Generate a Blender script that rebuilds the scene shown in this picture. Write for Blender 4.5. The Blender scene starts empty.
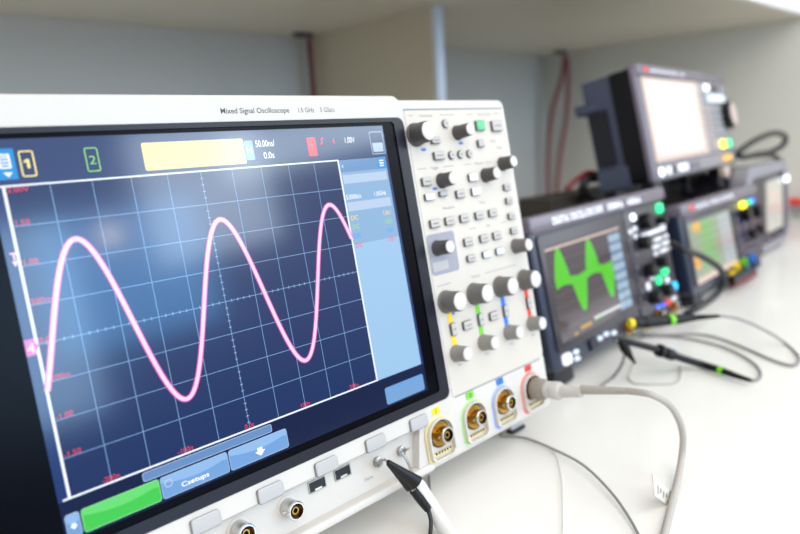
import bpy, bmesh, math, random
from mathutils import Vector, Matrix
random.seed(7)
C = bpy.context.scene.collection
PI = math.pi

# ---------------------------------------------------------------- camera pose (millimetres, bench top at z = -109)
CAM = Vector((-75.7, -327.7, 163.3))
M = Matrix(((0.72554270499467, 0.1712314774383079, -0.666533993404171),
            (-0.6861230584059056, 0.10521220320929128, -0.7198371628497467),
            (-0.05313127094982191, 0.9795969443756655, 0.19382181151025177)))
FPX = 650.8
ZB = -109.0

def ray(px, py):
    return M @ Vector(((px - 400) / FPX, -(py - 267) / FPX, -1.0))
def at(px, py, x=None, y=None, z=None):
    """point of the place (mm) on a plane of constant x, y or z"""
    d = ray(px, py)
    if x is not None: k = (x - CAM.x) / d.x
    elif y is not None: k = (y - CAM.y) / d.y
    else: k = (z - CAM.z) / d.z
    return CAM + d * k
def ab(px, py, y, r):
    """like at(y=...), but never lower than resting on the bench with radius r"""
    p = at(px, py, y=y)
    return p if p.z >= ZB + r else at(px, py, z=ZB + r)
def wm(p):
    """mm -> scene metres, bench top at z = 0"""
    return Vector((p[0] / 1000, p[1] / 1000, (p[2] - ZB) / 1000))

# ---------------------------------------------------------------- materials
def lin(c):
    return tuple(((v / 255) / 12.92 if v / 255 <= .04045 else ((v / 255 + .055) / 1.055) ** 2.4) for v in c)
MATS = {}
def mat(name, rgb, rough=.5, metal=0.0, spec=.5, emit=None, estr=1.0, noise=0.0, nscale=40, coat=0.0, bump=0.0, ns_bump=600):
    m = bpy.data.materials.new(name); m.use_nodes = True
    nt = m.node_tree; b = nt.nodes['Principled BSDF']
    col = lin(rgb) + (1,)
    b.inputs['Base Color'].default_value = col
    b.inputs['Roughness'].default_value = rough
    b.inputs['Metallic'].default_value = metal
    b.inputs['Specular IOR Level'].default_value = spec
    b.inputs['Coat Weight'].default_value = coat
    if emit is not None:
        b.inputs['Emission Color'].default_value = lin(emit) + (1,)
        b.inputs['Emission Strength'].default_value = estr
    tc = nt.nodes.new('ShaderNodeTexCoord')
    if noise:
        n = nt.nodes.new('ShaderNodeTexNoise'); n.inputs['Scale'].default_value = nscale
        n.inputs['Detail'].default_value = 4
        mx = nt.nodes.new('ShaderNodeMixRGB'); mx.blend_type = 'MULTIPLY'
        mx.inputs[1].default_value = col
        r = nt.nodes.new('ShaderNodeValToRGB')
        r.color_ramp.elements[0].color = (1 - noise,) * 3 + (1,)
        r.color_ramp.elements[1].color = (1, 1, 1, 1)
        mx.inputs[0].default_value = 1
        nt.links.new(tc.outputs['Object'], n.inputs['Vector'])
        nt.links.new(n.outputs['Fac'], r.inputs['Fac'])
        nt.links.new(r.outputs['Color'], mx.inputs[2])
        nt.links.new(mx.outputs['Color'], b.inputs['Base Color'])
    if bump:
        n2 = nt.nodes.new('ShaderNodeTexNoise'); n2.inputs['Scale'].default_value = ns_bump
        bp = nt.nodes.new('ShaderNodeBump'); bp.inputs['Strength'].default_value = bump
        bp.inputs['Distance'].default_value = .0002
        nt.links.new(tc.outputs['Object'], n2.inputs['Vector'])
        nt.links.new(n2.outputs['Fac'], bp.inputs['Height'])
        nt.links.new(bp.outputs['Normal'], b.inputs['Normal'])
    MATS[name] = m
    return m
def ui(name, rgb, estr=1.0, rough=.12):
    """a lit pixel area of a display: gives off its own colour, glassy surface"""
    return mat(name, (4, 4, 6), rough=rough, emit=rgb, estr=estr, spec=.5)

mat('shell', (204, 199, 192), .42, noise=.02, bump=.12)
mat('panel', (205, 197, 186), .5, bump=.1)
mat('groove', (120, 124, 132), .5)
mat('bezel_grey', (20, 19, 31), .36, spec=.35, noise=.05)
mat('bezel_black', (3, 3, 9), .25, spec=.08)
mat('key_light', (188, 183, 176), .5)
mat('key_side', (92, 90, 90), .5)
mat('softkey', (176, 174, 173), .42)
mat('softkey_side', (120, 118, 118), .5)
mat('knob_dark', (72, 69, 68), .45)
mat('knob_mid', (104, 101, 98), .45)
mat('knob_light', (135, 131, 126), .45)
mat('knob_cap', (206, 202, 196), .4)
mat('knob_box', (150, 150, 160), .5)
mat('print_grey', (128, 128, 134), .6)
mat('print_dark', (62, 62, 70), .6)
mat('print_blue', (88, 118, 190), .6)
mat('yellow', (240, 208, 20), .45)
mat('green', (112, 205, 30), .45)
mat('blue', (35, 120, 232), .45)
mat('red', (238, 58, 42), .45)
mat('gold', (176, 140, 66), .25, 1.0)
mat('gold_dark', (84, 62, 26), .35, 1.0)
mat('yellow_pale', (238, 222, 150), .5); mat('green_pale', (176, 224, 140), .5); mat('blue_pale', (150, 178, 240), .5); mat('red_pale', (238, 120, 112), .5)
mat('chrome', (205, 203, 200), .16, 1.0)
mat('steel', (168, 166, 162), .3, 1.0)
mat('port_black', (8, 8, 16), .4)
mat('rubber_black', (9, 9, 11), .45, spec=.35, bump=.2)
mat('cable_grey', (172, 166, 158), .5)
mat('cable_greydark', (128, 126, 124), .45)
mat('cable_white', (226, 224, 221), .45)
mat('cable_black', (20, 20, 22), .4)
mat('cable_red', (120, 22, 34), .5)
mat('cable_pinkred', (150, 84, 82), .55)
mat('connector_grey', (140, 130, 118), .4)
mat('collar_light', (190, 186, 182), .35)
mat('tag_white', (206, 200, 190), .6)
mat('label_black', (30, 30, 34), .5)
mat('navy', (34, 40, 60), .3, noise=.06)
mat('navy_dark', (14, 15, 26), .35)
mat('charcoal', (46, 42, 50), .3)
mat('slate', (108, 100, 112), .22)
mat('black_gloss', (7, 7, 12), .35, spec=.3)
mat('navy_grey', (66, 72, 92), .4, noise=.05)
mat('white_print', (250, 250, 255), .5)
mat('ivory', (206, 184, 172), .5)
mat('foot_rubber', (24, 24, 30), .6)
mat('brown_case', (58, 52, 46), .55, noise=.12, bump=.4, ns_bump=200)
mat('grip_green', (120, 200, 20), .5)
mat('silver_grey', (140, 138, 146), .25)
mat('blue_grey_post', (222, 230, 242), .5)

ui('u_base', (34, 60, 116)); ui('u_grid_bg', (30, 52, 100)); ui('u_header', (44, 68, 116))
ui('u_header_r', (108, 160, 196))
ui('u_line', (132, 176, 224)); ui('u_tick', (190, 214, 240)); ui('u_white', (250, 250, 255), 1.15)
ui('u_border', (236, 244, 255), 1.1)
ui('u_trace', (255, 206, 240), 1.15); ui('u_halo', (226, 110, 192))
ui('u_red', (250, 66, 96)); ui('u_pinkred', (236, 96, 132)); ui('u_yellow', (255, 238, 150), 1.0)
ui('u_yellow_t', (246, 222, 120)); ui('u_green_t', (150, 226, 130)); ui('u_cyan_t', (40, 170, 240)); ui('u_cyan', (24, 150, 226))
ui('u_menu', (140, 178, 216)); ui('u_menu_hd', (108, 150, 198)); ui('u_menu_bar', (184, 206, 232)); ui('u_menu_low', (158, 198, 234))
ui('u_btn', (116, 164, 220)); ui('u_btn_hi', (146, 188, 236)); ui('u_strip', (104, 144, 196)); ui('u_strip_edge', (170, 200, 236))
ui('u_green', (70, 206, 84)); ui('u_green_hi', (106, 222, 118)); ui('u_green_edge', (150, 240, 160))
ui('u_navy', (18, 32, 70)); ui('u_key_right', (118, 164, 212))
ui('v_bg', (88, 80, 84)); ui('v_green', (92, 206, 44)); ui('v_cell', (160, 184, 204)); ui('v_cream', (222, 196, 184))
ui('v_line', (120, 112, 112)); ui('v_yellow', (196, 150, 20)); ui('v_white', (226, 232, 240)); ui('v_cellbg', (66, 92, 124))
ui('w_bg', (146, 164, 140)); ui('w_green', (120, 178, 110)); ui('w_orange', (236, 176, 60)); ui('w_grey', (170, 180, 184))
ui('t_white', (250, 243, 240), 1.0); ui('x_beige', (198, 196, 188))
ui('led_green', (20, 235, 140), 2.2); ui('led_white', (240, 250, 255), 2.6); ui('led_yellow', (250, 240, 20), 3.0)
ui('led_cyan', (0, 190, 255), 2.2); ui('led_mint', (80, 220, 150), .9); ui('led_blue', (60, 110, 255), 2.0); ui('led_soft', (220, 236, 250), 1.3)
ui('led_orange', (250, 190, 60), 1.4); ui('led_red', (250, 70, 70), 1.1)

# ---------------------------------------------------------------- mesh builder
class MB:
    """collects shapes in a local (x right, y up, z out of the front) frame in mm, or in scene mm when base is None"""
    def __init__(s, base=None):
        s.v = []; s.f = []; s.m = []; s.base = base
    def pt(s, p):
        if s.base is None: return wm(p)
        b = s.base
        return Vector(((p[0] - b[0]) / 1000, -(p[2] - b[2]) / 1000, (p[1] - b[1]) / 1000))
    def add(s, vs, fs, m):
        o = len(s.v); s.v += [s.pt(p) for p in vs]
        for i, f in enumerate(fs):
            s.f.append([o + k for k in f]); s.m.append(m[i] if isinstance(m, list) else m)
        return s
    def loops(s, loops, m, caps=(True, True), mcap=None):
        n = len(loops[0]); vs = [p for l in loops for p in l]; fs = []; ms = []
        for k in range(len(loops) - 1):
            mm = m[k] if isinstance(m, (list, tuple)) else m
            for i in range(n):
                j = (i + 1) % n
                fs.append([k * n + i, k * n + j, (k + 1) * n + j, (k + 1) * n + i]); ms.append(mm)
        m0 = m[0] if isinstance(m, (list, tuple)) else m; m1 = m[-1] if isinstance(m, (list, tuple)) else m
        if caps[0]: fs.append(list(range(n))[::-1]); ms.append(m0)
        if caps[1]: fs.append([(len(loops) - 1) * n + i for i in range(n)]); ms.append(mcap or m1)
        return s.add(vs, fs, ms)
    def rr(s, x0, y0, x1, y1, r, z0, z1, m, bev=0.0, side=None):
        """rounded box between z0 (back) and z1 (front) with a bevelled front edge"""
        L = [[(x, y, z0) for x, y in rrect(x0, y0, x1, y1, r)], [(x, y, z1 - bev) for x, y in rrect(x0, y0, x1, y1, r)]]
        ms = [side or m]
        if bev:
            for a in (.3, .7, 1.0):
                i = bev * (1 - math.cos(a * PI / 2)); zz = z1 - bev + bev * math.sin(a * PI / 2)
                L.append([(x, y, zz) for x, y in rrect(x0 + i, y0 + i, x1 - i, y1 - i, max(r - i, .05))]); ms.append(m)
        return s.loops(L, ms, mcap=m)
    def prism(s, pts, z0, z1, m, side=None):
        return s.loops([[(x, y, z0) for x, y in pts], [(x, y, z1) for x, y in pts]], [side or m], mcap=m)
    def ring(s, outer, inner, z0, z1, m, bev=0.0, inner_m=None):
        """frame between two outlines of equal point count"""
        def sh(o, c, k): return o
        L = [[(x, y, z0) for x, y in outer], [(x, y, z1 - bev) for x, y in outer]]
        ms = [m]
        if bev:
            o2 = [(ox + (ix - ox) * min(1, bev / max(1e-6, math.hypot(ix - ox, iy - oy))), oy + (iy - oy) * min(1, bev / max(1e-6, math.hypot(ix - ox, iy - oy)))) for (ox, oy), (ix, iy) in zip(outer, inner)]
            L.append([(x, y, z1) for x, y in o2]); ms.append(m)
        L.append([(x, y, z1) for x, y in inner]); ms.append(m)
        L.append([(x, y, z0) for x, y in inner]); ms.append(inner_m or m)
        return s.loops(L, ms, caps=(False, False))
    def box(s, x0, y0, z0, x1, y1, z1, m):
        vs = [(x, y, z) for z in (z0, z1) for y in (y0, y1) for x in (x0, x1)]
        return s.add(vs, [[0, 2, 3, 1], [4, 5, 7, 6], [0, 1, 5, 4], [2, 6, 7, 3], [0, 4, 6, 2], [1, 3, 7, 5]], m)
    def flat(s, pts, z, m):
        return s.add([(x, y, z) for x, y in pts], [list(range(len(pts)))], m)
    def rect(s, x0, y0, x1, y1, z, m):
        return s.flat([(x0, y0), (x1, y0), (x1, y1), (x0, y1)], z, m)
    def line(s, x0, y0, x1, y1, w, z, m):
        d = Vector((x1 - x0, y1 - y0)).normalized(); n = Vector((-d.y, d.x)) * w / 2
        return s.flat([(x0 + n.x, y0 + n.y), (x1 + n.x, y1 + n.y), (x1 - n.x, y1 - n.y), (x0 - n.x, y0 - n.y)], z, m)
    def outline(s, x0, y0, x1, y1, r, w, z, m):
        return s.ring(rrect(x0, y0, x1, y1, r), rrect(x0 + w, y0 + w, x1 - w, y1 - w, max(r - w, .05)), z - .02, z, m)
    def lathe(s, cx, cy, prof, m, seg=32, knurl=0.0, kn=(0, 99), caps=(True, True), mcap=None):
        L = []
        for k, (r, z) in enumerate(prof):
            L.append([(cx + (r * (1 - (knurl if (kn[0] <= k <= kn[1] and i % 2) else 0))) * math.cos(2 * PI * i / seg),
                       cy + (r * (1 - (knurl if (kn[0] <= k <= kn[1] and i % 2) else 0))) * math.sin(2 * PI * i / seg), z) for i in range(seg)])
        return s.loops(L, m, caps=caps, mcap=mcap)
    def lathe_axis(s, p0, d, prof, m, seg=24, caps=(True, True)):
        """turned shape along any axis: prof = (radius, distance along d)"""
        d = Vector(d).normalized(); a = d.orthogonal().normalized(); b = d.cross(a); p0 = Vector(p0)
        L = [[tuple(p0 + d * z + (a * math.cos(2 * PI * i / seg) + b * math.sin(2 * PI * i / seg)) * r) for i in range(seg)] for r, z in prof]
        return s.loops(L, m, caps=caps)
    def tube(s, pts, r, m, seg=10, sub=8, smooth=True, caps=(True, True)):
        P = [Vector(p) for p in pts]
        R = r if isinstance(r, (list, tuple)) else [r] * len(P)
        if smooth and len(P) > 2:
            Q = []; RR = []
            for i in range(len(P) - 1):
                a = P[max(i - 1, 0)]; b = P[i]; c = P[i + 1]; d = P[min(i + 2, len(P) - 1)]
                for k in range(sub):
                    t = k / sub
                    Q.append(.5 * ((2 * b) + (c - a) * t + (2 * a - 5 * b + 4 * c - d) * t * t + (3 * b - a - 3 * c + d) * t ** 3))
                    RR.append(R[i] + (R[i + 1] - R[i]) * t)
            Q.append(P[-1]); RR.append(R[-1]); P, R = Q, RR
        T = [(P[min(i + 1, len(P) - 1)] - P[max(i - 1, 0)]).normalized() for i in range(len(P))]
        a = T[0].orthogonal().normalized(); L = []
        for i, p in enumerate(P):
            a = (a - T[i] * a.dot(T[i])).normalized(); b = T[i].cross(a)
            L.append([tuple(p + (a * math.cos(2 * PI * k / seg) + b * math.sin(2 * PI * k / seg)) * R[i]) for k in range(seg)])
        return s.loops(L, m, caps=caps)
    def text(s, txt, x, y, h, z, m, align='LEFT', sx=1.0, bold=0.0, rot=0.0):
        """lettering of cap height h with its baseline at (x, y), as flat mesh faces"""
        cu = bpy.data.curves.new('t', 'FONT'); cu.body = txt; cu.size = 1.0; cu.align_x = align; cu.resolution_u = 3
        cu.offset = bold
        ob = bpy.data.objects.new('t', cu); C.objects.link(ob)
        dg = bpy.context.evaluated_depsgraph_get(); me = bpy.data.meshes.new_from_object(ob.evaluated_get(dg))
        k = h / .7
        vs = []
        for v in me.vertices:
            a, b = v.co.x * k * sx, v.co.y * k
            vs.append((x + a * math.cos(rot) - b * math.sin(rot), y + a * math.sin(rot) + b * math.cos(rot), z))
        s.add(vs, [list(p.vertices) for p in me.polygons], m)
        bpy.data.objects.remove(ob); bpy.data.curves.remove(cu); bpy.data.meshes.remove(me)
        return s
    def build(s, name, parent=None, label=None, sharp=35):
        me = bpy.data.meshes.new(name); me.from_pydata([tuple(v) for v in s.v], [], s.f)
        keys = list(dict.fromkeys(s.m))
        for k in keys: me.materials.append(MATS[k])
        for p, k in zip(me.polygons, s.m): p.material_index = keys.index(k)
        bm = bmesh.new(); bm.from_mesh(me)
        bmesh.ops.recalc_face_normals(bm, faces=bm.faces)
        for f in bm.faces: f.smooth = True
        for e in bm.edges:
            if len(e.link_faces) != 2 or e.calc_face_angle(0) > math.radians(sharp) or e.link_faces[0].material_index != e.link_faces[1].material_index:
                e.smooth = False
        bm.to_mesh(me); bm.free()
        o = bpy.data.objects.new(name, me); C.objects.link(o)
        if parent is not None: o.parent = parent
        if label: o['label'] = label
        return o

def rrect(x0, y0, x1, y1, r, n=5):
    r = max(min(r, (x1 - x0) / 2 - 1e-3, (y1 - y0) / 2 - 1e-3), .02); P = []
    for cx, cy, a0 in ((x1 - r, y1 - r, 0), (x0 + r, y1 - r, 90), (x0 + r, y0 + r, 180), (x1 - r, y0 + r, 270)):
        for k in range(n + 1):
            a = math.radians(a0 + 90 * k / n); P.append((cx + r * math.cos(a), cy + r * math.sin(a)))
    return P

def tag(o, label, cat, group=None, kind=None):
    if label: o['label'] = label
    if cat: o['category'] = cat
    if group: o['group'] = group
    if kind: o['kind'] = kind
    return o
def struct(o):
    o['kind'] = 'structure'; return o
def empty(name, loc, rot, label, cat, group=None):
    o = bpy.data.objects.new(name, None); o.empty_display_size = .05; C.objects.link(o)
    o.location = loc; o.rotation_euler = rot
    return tag(o, label, cat, group)

class Frame:
    """an instrument standing at a place: origin o (mm) is its local (0,0,0) point; base is the local point of its root"""
    def __init__(s, o, yaw, tilt, base):
        s.o = Vector(o); s.yaw = yaw; s.tilt = tilt; s.base = Vector(base)
        c, sn = math.cos(yaw), math.sin(yaw); fwd = Vector((-sn, c, 0)); up = Vector((0, 0, 1))
        s.r = Vector((c, sn, 0)); s.u = up * math.cos(tilt) + fwd * math.sin(tilt); s.n = -(fwd * math.cos(tilt) - up * math.sin(tilt))
        s.loc = wm(s.P(*base)); s.rot = (-tilt, 0, yaw)
    def P(s, x, y, z=0):
        return s.o + s.r * x + s.u * y + s.n * z
    def mb(s): return MB(s.base)

# ================================================================ SETTING
WY, WX, SZ = 1031.0, 1920.0, 416.0      # back wall, right wall, shelf underside
mat('wall_paint', (208, 207, 202), .6, noise=.04, nscale=6, bump=.1)
mat('wall_paint_right', (226, 223, 212), .6, noise=.04, nscale=6, bump=.1)
mat('floor_grey', (120, 118, 114), .6, noise=.2, nscale=3)
mat('bench_white', (232, 229, 223), .28, noise=.02, nscale=5, coat=.2)
mat('shelf_board', (224, 218, 202), .45, noise=.04, nscale=4)
mat('shelf_edge', (244, 243, 240), .4)
mat('divider_board', (212, 203, 180), .5, noise=.04, nscale=5)
mat('trim_brown', (120, 84, 60), .5)

struct(MB().box(-1400, WY, ZB - 900, WX + 30, WY + 30, SZ + 1300, 'wall_paint').build('wall_back'))
struct(MB().box(WX, -260, ZB - 900, WX + 30, WY, SZ + 1300, 'wall_paint_right').build('wall_right'))
struct(MB().box(-2600, -3200, ZB - 900, WX + 900, WY + 30, ZB - 870, 'floor_grey').build('floor'))
struct(MB().box(-1400, WY - 6, ZB + .3, WX, WY, ZB + 12, 'trim_brown').build('trim_1'))

b = empty('workbench', wm((300, 300, ZB - 870)), (0, 0, 0), 'long glossy white workbench top that carries all the test instruments', 'workbench')
bb = MB().box(-1400, -430, ZB - 32, WX - .5, WY - .5, ZB, 'bench_white').build('worktop')
bb.parent = b; bb.location = -Vector(b.location)
for x in (-1300, 1840):
    lg = MB().box(x, -380, ZB - 868, x + 50, 980, ZB - 32, 'bench_white').build('support'); lg.parent = b; lg.location = -Vector(b.location)

s_ = empty('overhead_shelf', wm((300, 628, SZ)), (0, 0, 0), 'pale grey overhead shelf board spanning the back wall above the instruments', 'shelf')
for nm, mbx in (('shelf_board', MB().box(-1400, 238, SZ, WX - .5, WY - .5, SZ + 22, 'shelf_board')),
                ('front_edge', MB().box(-1400, 222, SZ - 1, WX - .5, 238, SZ + 44, 'shelf_edge'))):
    q = mbx.build(nm, label='bright white front edge of the shelf' if nm == 'front_edge' else None); q.parent = s_; q.location = -Vector(s_.location)

dv = empty('divider_panel', wm((930, 820, ZB)), (0, 0, 0), 'beige upright divider panel with pale blue-white front edge under the shelf', 'divider')
for nm, mbx in (('board', MB().box(917, 612, ZB, 935, WY - .5, SZ - .5, 'divider_board')),
                ('edge_strip', MB().box(915, 600, ZB, 937, 612, SZ - .5, 'blue_grey_post'))):
    q = mbx.build(nm); q.parent = dv; q.location = -Vector(dv.location)

# small shelf brackets with the red cords hanging from them
def bracket(x, y, lab, grp=None):
    r = MB(); r.box(x - 34, y - 12, SZ - 7, x + 12, y + 8, SZ, 'label_black')
    r.lathe_axis((x, y - 2, SZ - 14), (0, 0, 1), [(5, 0), (5, 8)], 'steel', 12)
    return tag(r.build('shelf_bracket'), lab, 'bracket', grp)
bracket(at(309, 40, y=985).x - 6, 985, 'dark flat bracket under the shelf, left one, above the straight red cord', 'shelf brackets')
bracket(1868, 930, 'dark flat bracket under the shelf holding the looped pinkish cord, near the corner', 'shelf brackets')
rx = at(309, 40, y=985).x
r = MB().tube([(rx, 985, SZ - 8), (rx, 984, 300), (rx - 1, 984, 150), (rx + 1, 984, 20), (rx, 984, ZB + 3)], 6.5, 'cable_red', 10)
tag(r.build('hanging_cord'), 'straight deep red cord hanging beside the beige divider behind the large oscilloscope', 'cord')
pA = [at(566, 56, x=1868), at(561, 80, x=1862), at(552, 112, x=1858), at(548, 150, x=1858), at(548, 196, x=1858), at(549, 210, x=1858)]
pB = [at(566, 56, x=1868), at(568, 80, x=1868), at(566, 118, x=1868), at(560, 155, x=1868), at(556, 196, x=1868), at(556, 210, x=1868)]
tag(MB().tube(pA[::-1] + pB[1:], 7.5, 'cable_pinkred').build('hanging_cord'), 'dull pinkish cord hanging as a narrow loop at the wall corner', 'cord')

# ================================================================ MAIN OSCILLOSCOPE
F = Frame((0, 0, 0), 0, math.radians(10), (166, -80, -78))
root = empty('oscilloscope', F.loc, F.rot, 'large white and cream oscilloscope with a big blue screen showing a pink sine wave', 'oscilloscope')
XL, XR, YB, YT = -62, 392, -80, 197.5
m = F.mb()                                                    # housing
m.rr(XL, YB, XR, 194.5, 7, -40, -8, 'shell')
m.rr(XL, -46.5, 268, YT, 6, -40, -4, 'shell')
m.ring(rrect(XL, -46.5, 268, YT, 6), rrect(-53, -32.8, 267.4, 180.8, 5), -5, .2, 'shell', bev=2.2)
m.rr(262, -36, XR, 194.5, 7, -8, 0, 'shell', bev=2.5)
m.rr(236, YB, XR, -30, 6, -8, -.2, 'shell', bev=2.5)
m.rr(XL, YB, 240, -74, 2.9, -8, 1.5, 'shell', bev=2.0)
m.prism([(225, -74), (237, -74), (237, -46), (232, -46)], -8.2, -1, 'shell')
m.build('housing', root)
m = F.mb()                                                    # rear case with vents and handle recess
m.rr(XL + 6, YB + 3, XR - 6, YT - 9, 10, -156, -40, 'shell')
for i in range(14):
    m.box(XR - 6.2, -50 + i * 14, -140, XR - 5.6, -43 + i * 14, -60, 'groove')
    m.box(XL + 5.6, -50 + i * 14, -140, XL + 6.2, -43 + i * 14, -60, 'groove')
m.build('rear_case', root)
m = F.mb()                                                    # feet
for x in (-38, 379):
    q = F.mb(); q.rr(x - 12, YB - 3.2, x + 12, YB + 3.2, 2, -150, -128, 'foot_rubber'); q.build('rear_foot', root)
    q = F.mb()
    q.rr(x - 9, YB - 22, x + 9, YB + 3, 3, -38, -33, 'softkey'); q.rr(x - 9.5, YB - 23.5, x + 9.5, YB - 20, 1.4, -39, -32, 'foot_rubber')
    q.build('front_foot', root)

# bezel and display
m = F.mb()
m.ring(rrect(-54, -33.5, 268, 181.5, 6), rrect(-46, -25.8, 257, 178, 3), -4, .9, 'bezel_grey', bev=1.2)
m.build('bezel', root, 'dark grey frame around the screen')
m = F.mb(); m.rr(-47, -26.5, 258, 179, 3, -4, -.1, 'bezel_black'); m.build('screen_glass', root, 'black glass border of the screen')
dsp = F.mb(); Z0 = -.06
dsp.rect(-5.5, -21.2, 246, 175.6, Z0, 'u_base')
dsp.rect(-5.5, 153.6, 246, 175.6, Z0 + .02, 'u_header');
dsp.rect(0, 0, 200, 152.9, Z0 + .02, 'u_grid_bg')
dsp.rect(200.6, -.8, 243.6, 153, Z0 + .02, 'u_menu_low'); dsp.rect(200.6, 95, 243.6, 153, Z0 + .03, 'u_menu')
dsp.rect(201, 144.8, 243.6, 152.8, Z0 + .05, 'u_menu_hd')
dsp.rect(202, 136.8, 242, 142.8, Z0 + .05, 'u_menu_bar'); dsp.rect(201.6, 117.8, 241.6, 124, Z0 + .05, 'u_menu_bar')
dsp.rect(-5.5, -21.2, 246, -1.2, Z0 + .03, 'u_navy')
disp = dsp.build('display', root, 'lit blue screen picture')
# graticule
g = F.mb(); zz = Z0 + .08
CH = 19.1137
for i in range(1, 10): g.rect(i * 20 - .17, 0, i * 20 + .17, 8 * CH, zz, 'u_line')
for j in range(1, 8): g.rect(0, j * CH - .17, 200, j * CH + .17, zz, 'u_line')
for i in range(1, 50):
    if i % 5: g.rect(i * 4 - .14, 4 * CH - .9, i * 4 + .14, 4 * CH + .9, zz + .01, 'u_tick')
for j in range(1, 40):
    if j % 5: g.rect(99.1, j * CH / 5 - .14, 100.9, j * CH / 5 + .14, zz + .01, 'u_tick')
g.rect(-.9, -.6, .5, 8 * CH, zz + .02, 'u_border'); g.rect(-3.4, -.9, 201, .1, zz + .02, 'u_border')
g.rect(-3.0, 8 * CH - .2, 200.8, 8 * CH + .7, zz + .02, 'u_border'); g.rect(199.7, 0, 200.9, 8 * CH, zz + .02, 'u_border')
g.build('graticule', disp, 'thin pale blue grid lines with a white border')
# trace
def ribbon(mb, pts, w, z, mt):
    L = []; Rr = []
    for i, p in enumerate(pts):
        a = Vector(pts[max(i - 1, 0)]); c = Vector(pts[min(i + 1, len(pts) - 1)]); d = (c - a).normalized(); n = Vector((-d.y, d.x)) * w / 2
        L.append((p[0] + n.x, p[1] + n.y, z)); Rr.append((p[0] - n.x, p[1] - n.y, z))
    k = len(pts); mb.add(L + Rr, [[i, i + 1, k + i + 1, k + i] for i in range(k - 1)], mt)
pts = [(x * .8, 76.4 + 47.8 * math.cos(2 * PI * (x * .8 - 26.4) / 80)) for x in range(0, 251)]
t = F.mb(); ribbon(t, pts, 3.3, zz + .05, 'u_halo'); ribbon(t, pts, 1.95, zz + .08, 'u_trace')
t.build('waveform_trace', disp, 'pink glowing sine curve')
# header
def fl(mb, name, label=None):
    mb.build(name, disp, label); return F.mb()
h = F.mb(); zt = Z0 + .12
h.rect(-3, 156.2, 7, 171, zt, 'u_cyan'); h.outline(0, 161.5, 5, 168.5, .6, .8, zt + .03, 'u_white')
for k in range(3): h.rect(1, 163.2 + k * 1.6, 4.2, 163.9 + k * 1.6, zt + .03, 'u_white')
h.flat([(1, 159.6), (5, 159.6), (3, 157.4)], zt + .03, 'u_white'); h = fl(h, 'menu_icon', 'cyan menu icon with white arrow')
def one(x, y0, y1, hw, mt):
    h.flat([(x - .3, y0), (x + 1.0, y0), (x + 1.0, y1), (x - .1, y1), (x - 1.5, y1 - .9), (x - 1.5, y1 - 1.9), (x - .3, y1 - 1.4)], zt, mt)
h.outline(8.8, 156.9, 15.5, 169.7, 1.2, .75, zt, 'u_yellow'); one(12.1, 161, 165.6, 1, 'u_yellow'); h = fl(h, 'channel_box', 'yellow outlined box with the number 1')
h.outline(39, 157.2, 45.7, 169.7, 1.2, .6, zt, 'u_green_t'); h.text('2', 42.4, 161.1, 4.4, zt, 'u_green_t', 'CENTER', 1.2, .0); h = fl(h, 'channel_box', 'green outlined box with the number 2')
h.rr(68.8, 155.6, 131, 170.8, 1.2, zt - .02, zt, 'u_yellow'); h = fl(h, 'highlight_box', 'blank pale yellow box')
h.rr(131.3, 157.4, 137.3, 169.4, .8, zt - .02, zt, 'u_menu'); h.text('H', 134.3, 161.6, 4, zt + .03, 'u_white', 'CENTER'); h = fl(h, 'timebase_box')
h.text('50.00ns/', 139, 165.2, 4.0, zt, 'u_white', sx=.72, bold=.01); h = fl(h, 'timebase_readout')
h.text('0.0s', 143.5, 157.8, 4.0, zt, 'u_white', sx=.85, bold=.01); h = fl(h, 'timebase_readout')
h.rr(177.6, 157.2, 184.6, 169.5, .8, zt - .02, zt, 'u_red'); h.text('T', 181.1, 161.2, 4, zt + .03, 'u_pinkred', 'CENTER'); h = fl(h, 'trigger_box', 'small red box')
h.rect(189.2, 164.5, 190.2, 169, zt, 'u_red'); h.rect(189.2, 168.2, 191.4, 169, zt, 'u_red'); h.rect(188, 164.5, 190.2, 165.3, zt, 'u_red'); h = fl(h, 'edge_symbol')
h.text('4', 198, 164.6, 3.8, zt, 'u_red'); h = fl(h, 'trigger_readout')
h.text('1.00V', 208.5, 164.6, 4, zt, 'u_white', sx=.72); h = fl(h, 'trigger_readout')
h.outline(232, 155.4, 244.6, 171.6, 1, .5, zt, 'u_menu_bar'); h.rect(233.5, 157, 243.2, 163.5, zt, 'u_menu_bar'); h = fl(h, 'status_icon')
# right menu
h.rect(235.4, 145.2, 242.6, 152.2, zt, 'u_cyan')
for k in range(3): h.rect(237, 146.7 + k * 1.8, 241, 147.5 + k * 1.8, zt + .03, 'u_white')
h = fl(h, 'list_icon', 'small cyan list icon')
h.flat([(204, 147.2), (204, 150.4), (202.2, 148.8)], zt, 'u_menu_bar'); h = fl(h, 'arrow_symbol')
h.text('5.0000s/s', 201.6, 126, 3.2, zt, 'u_white', sx=.78); h = fl(h, 'menu_readout')
h.text('1.50GHz', 226.5, 126, 3.2, zt, 'u_white', sx=.72); h = fl(h, 'menu_readout')
for k, (c1, y) in enumerate((('u_yellow_t', 111.6), ('u_green_t', 105.4), ('u_cyan_t', 99), ('u_pinkred', 92.6))):
    h.text('DC', 202.6, y, 3.2, zt, c1, bold=.01); h = fl(h, 'coupling_readout')
    h.text('1.00:1', 232, y, 3.2, zt, c1, sx=.72, bold=.005); h = fl(h, 'coupling_readout')
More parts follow.
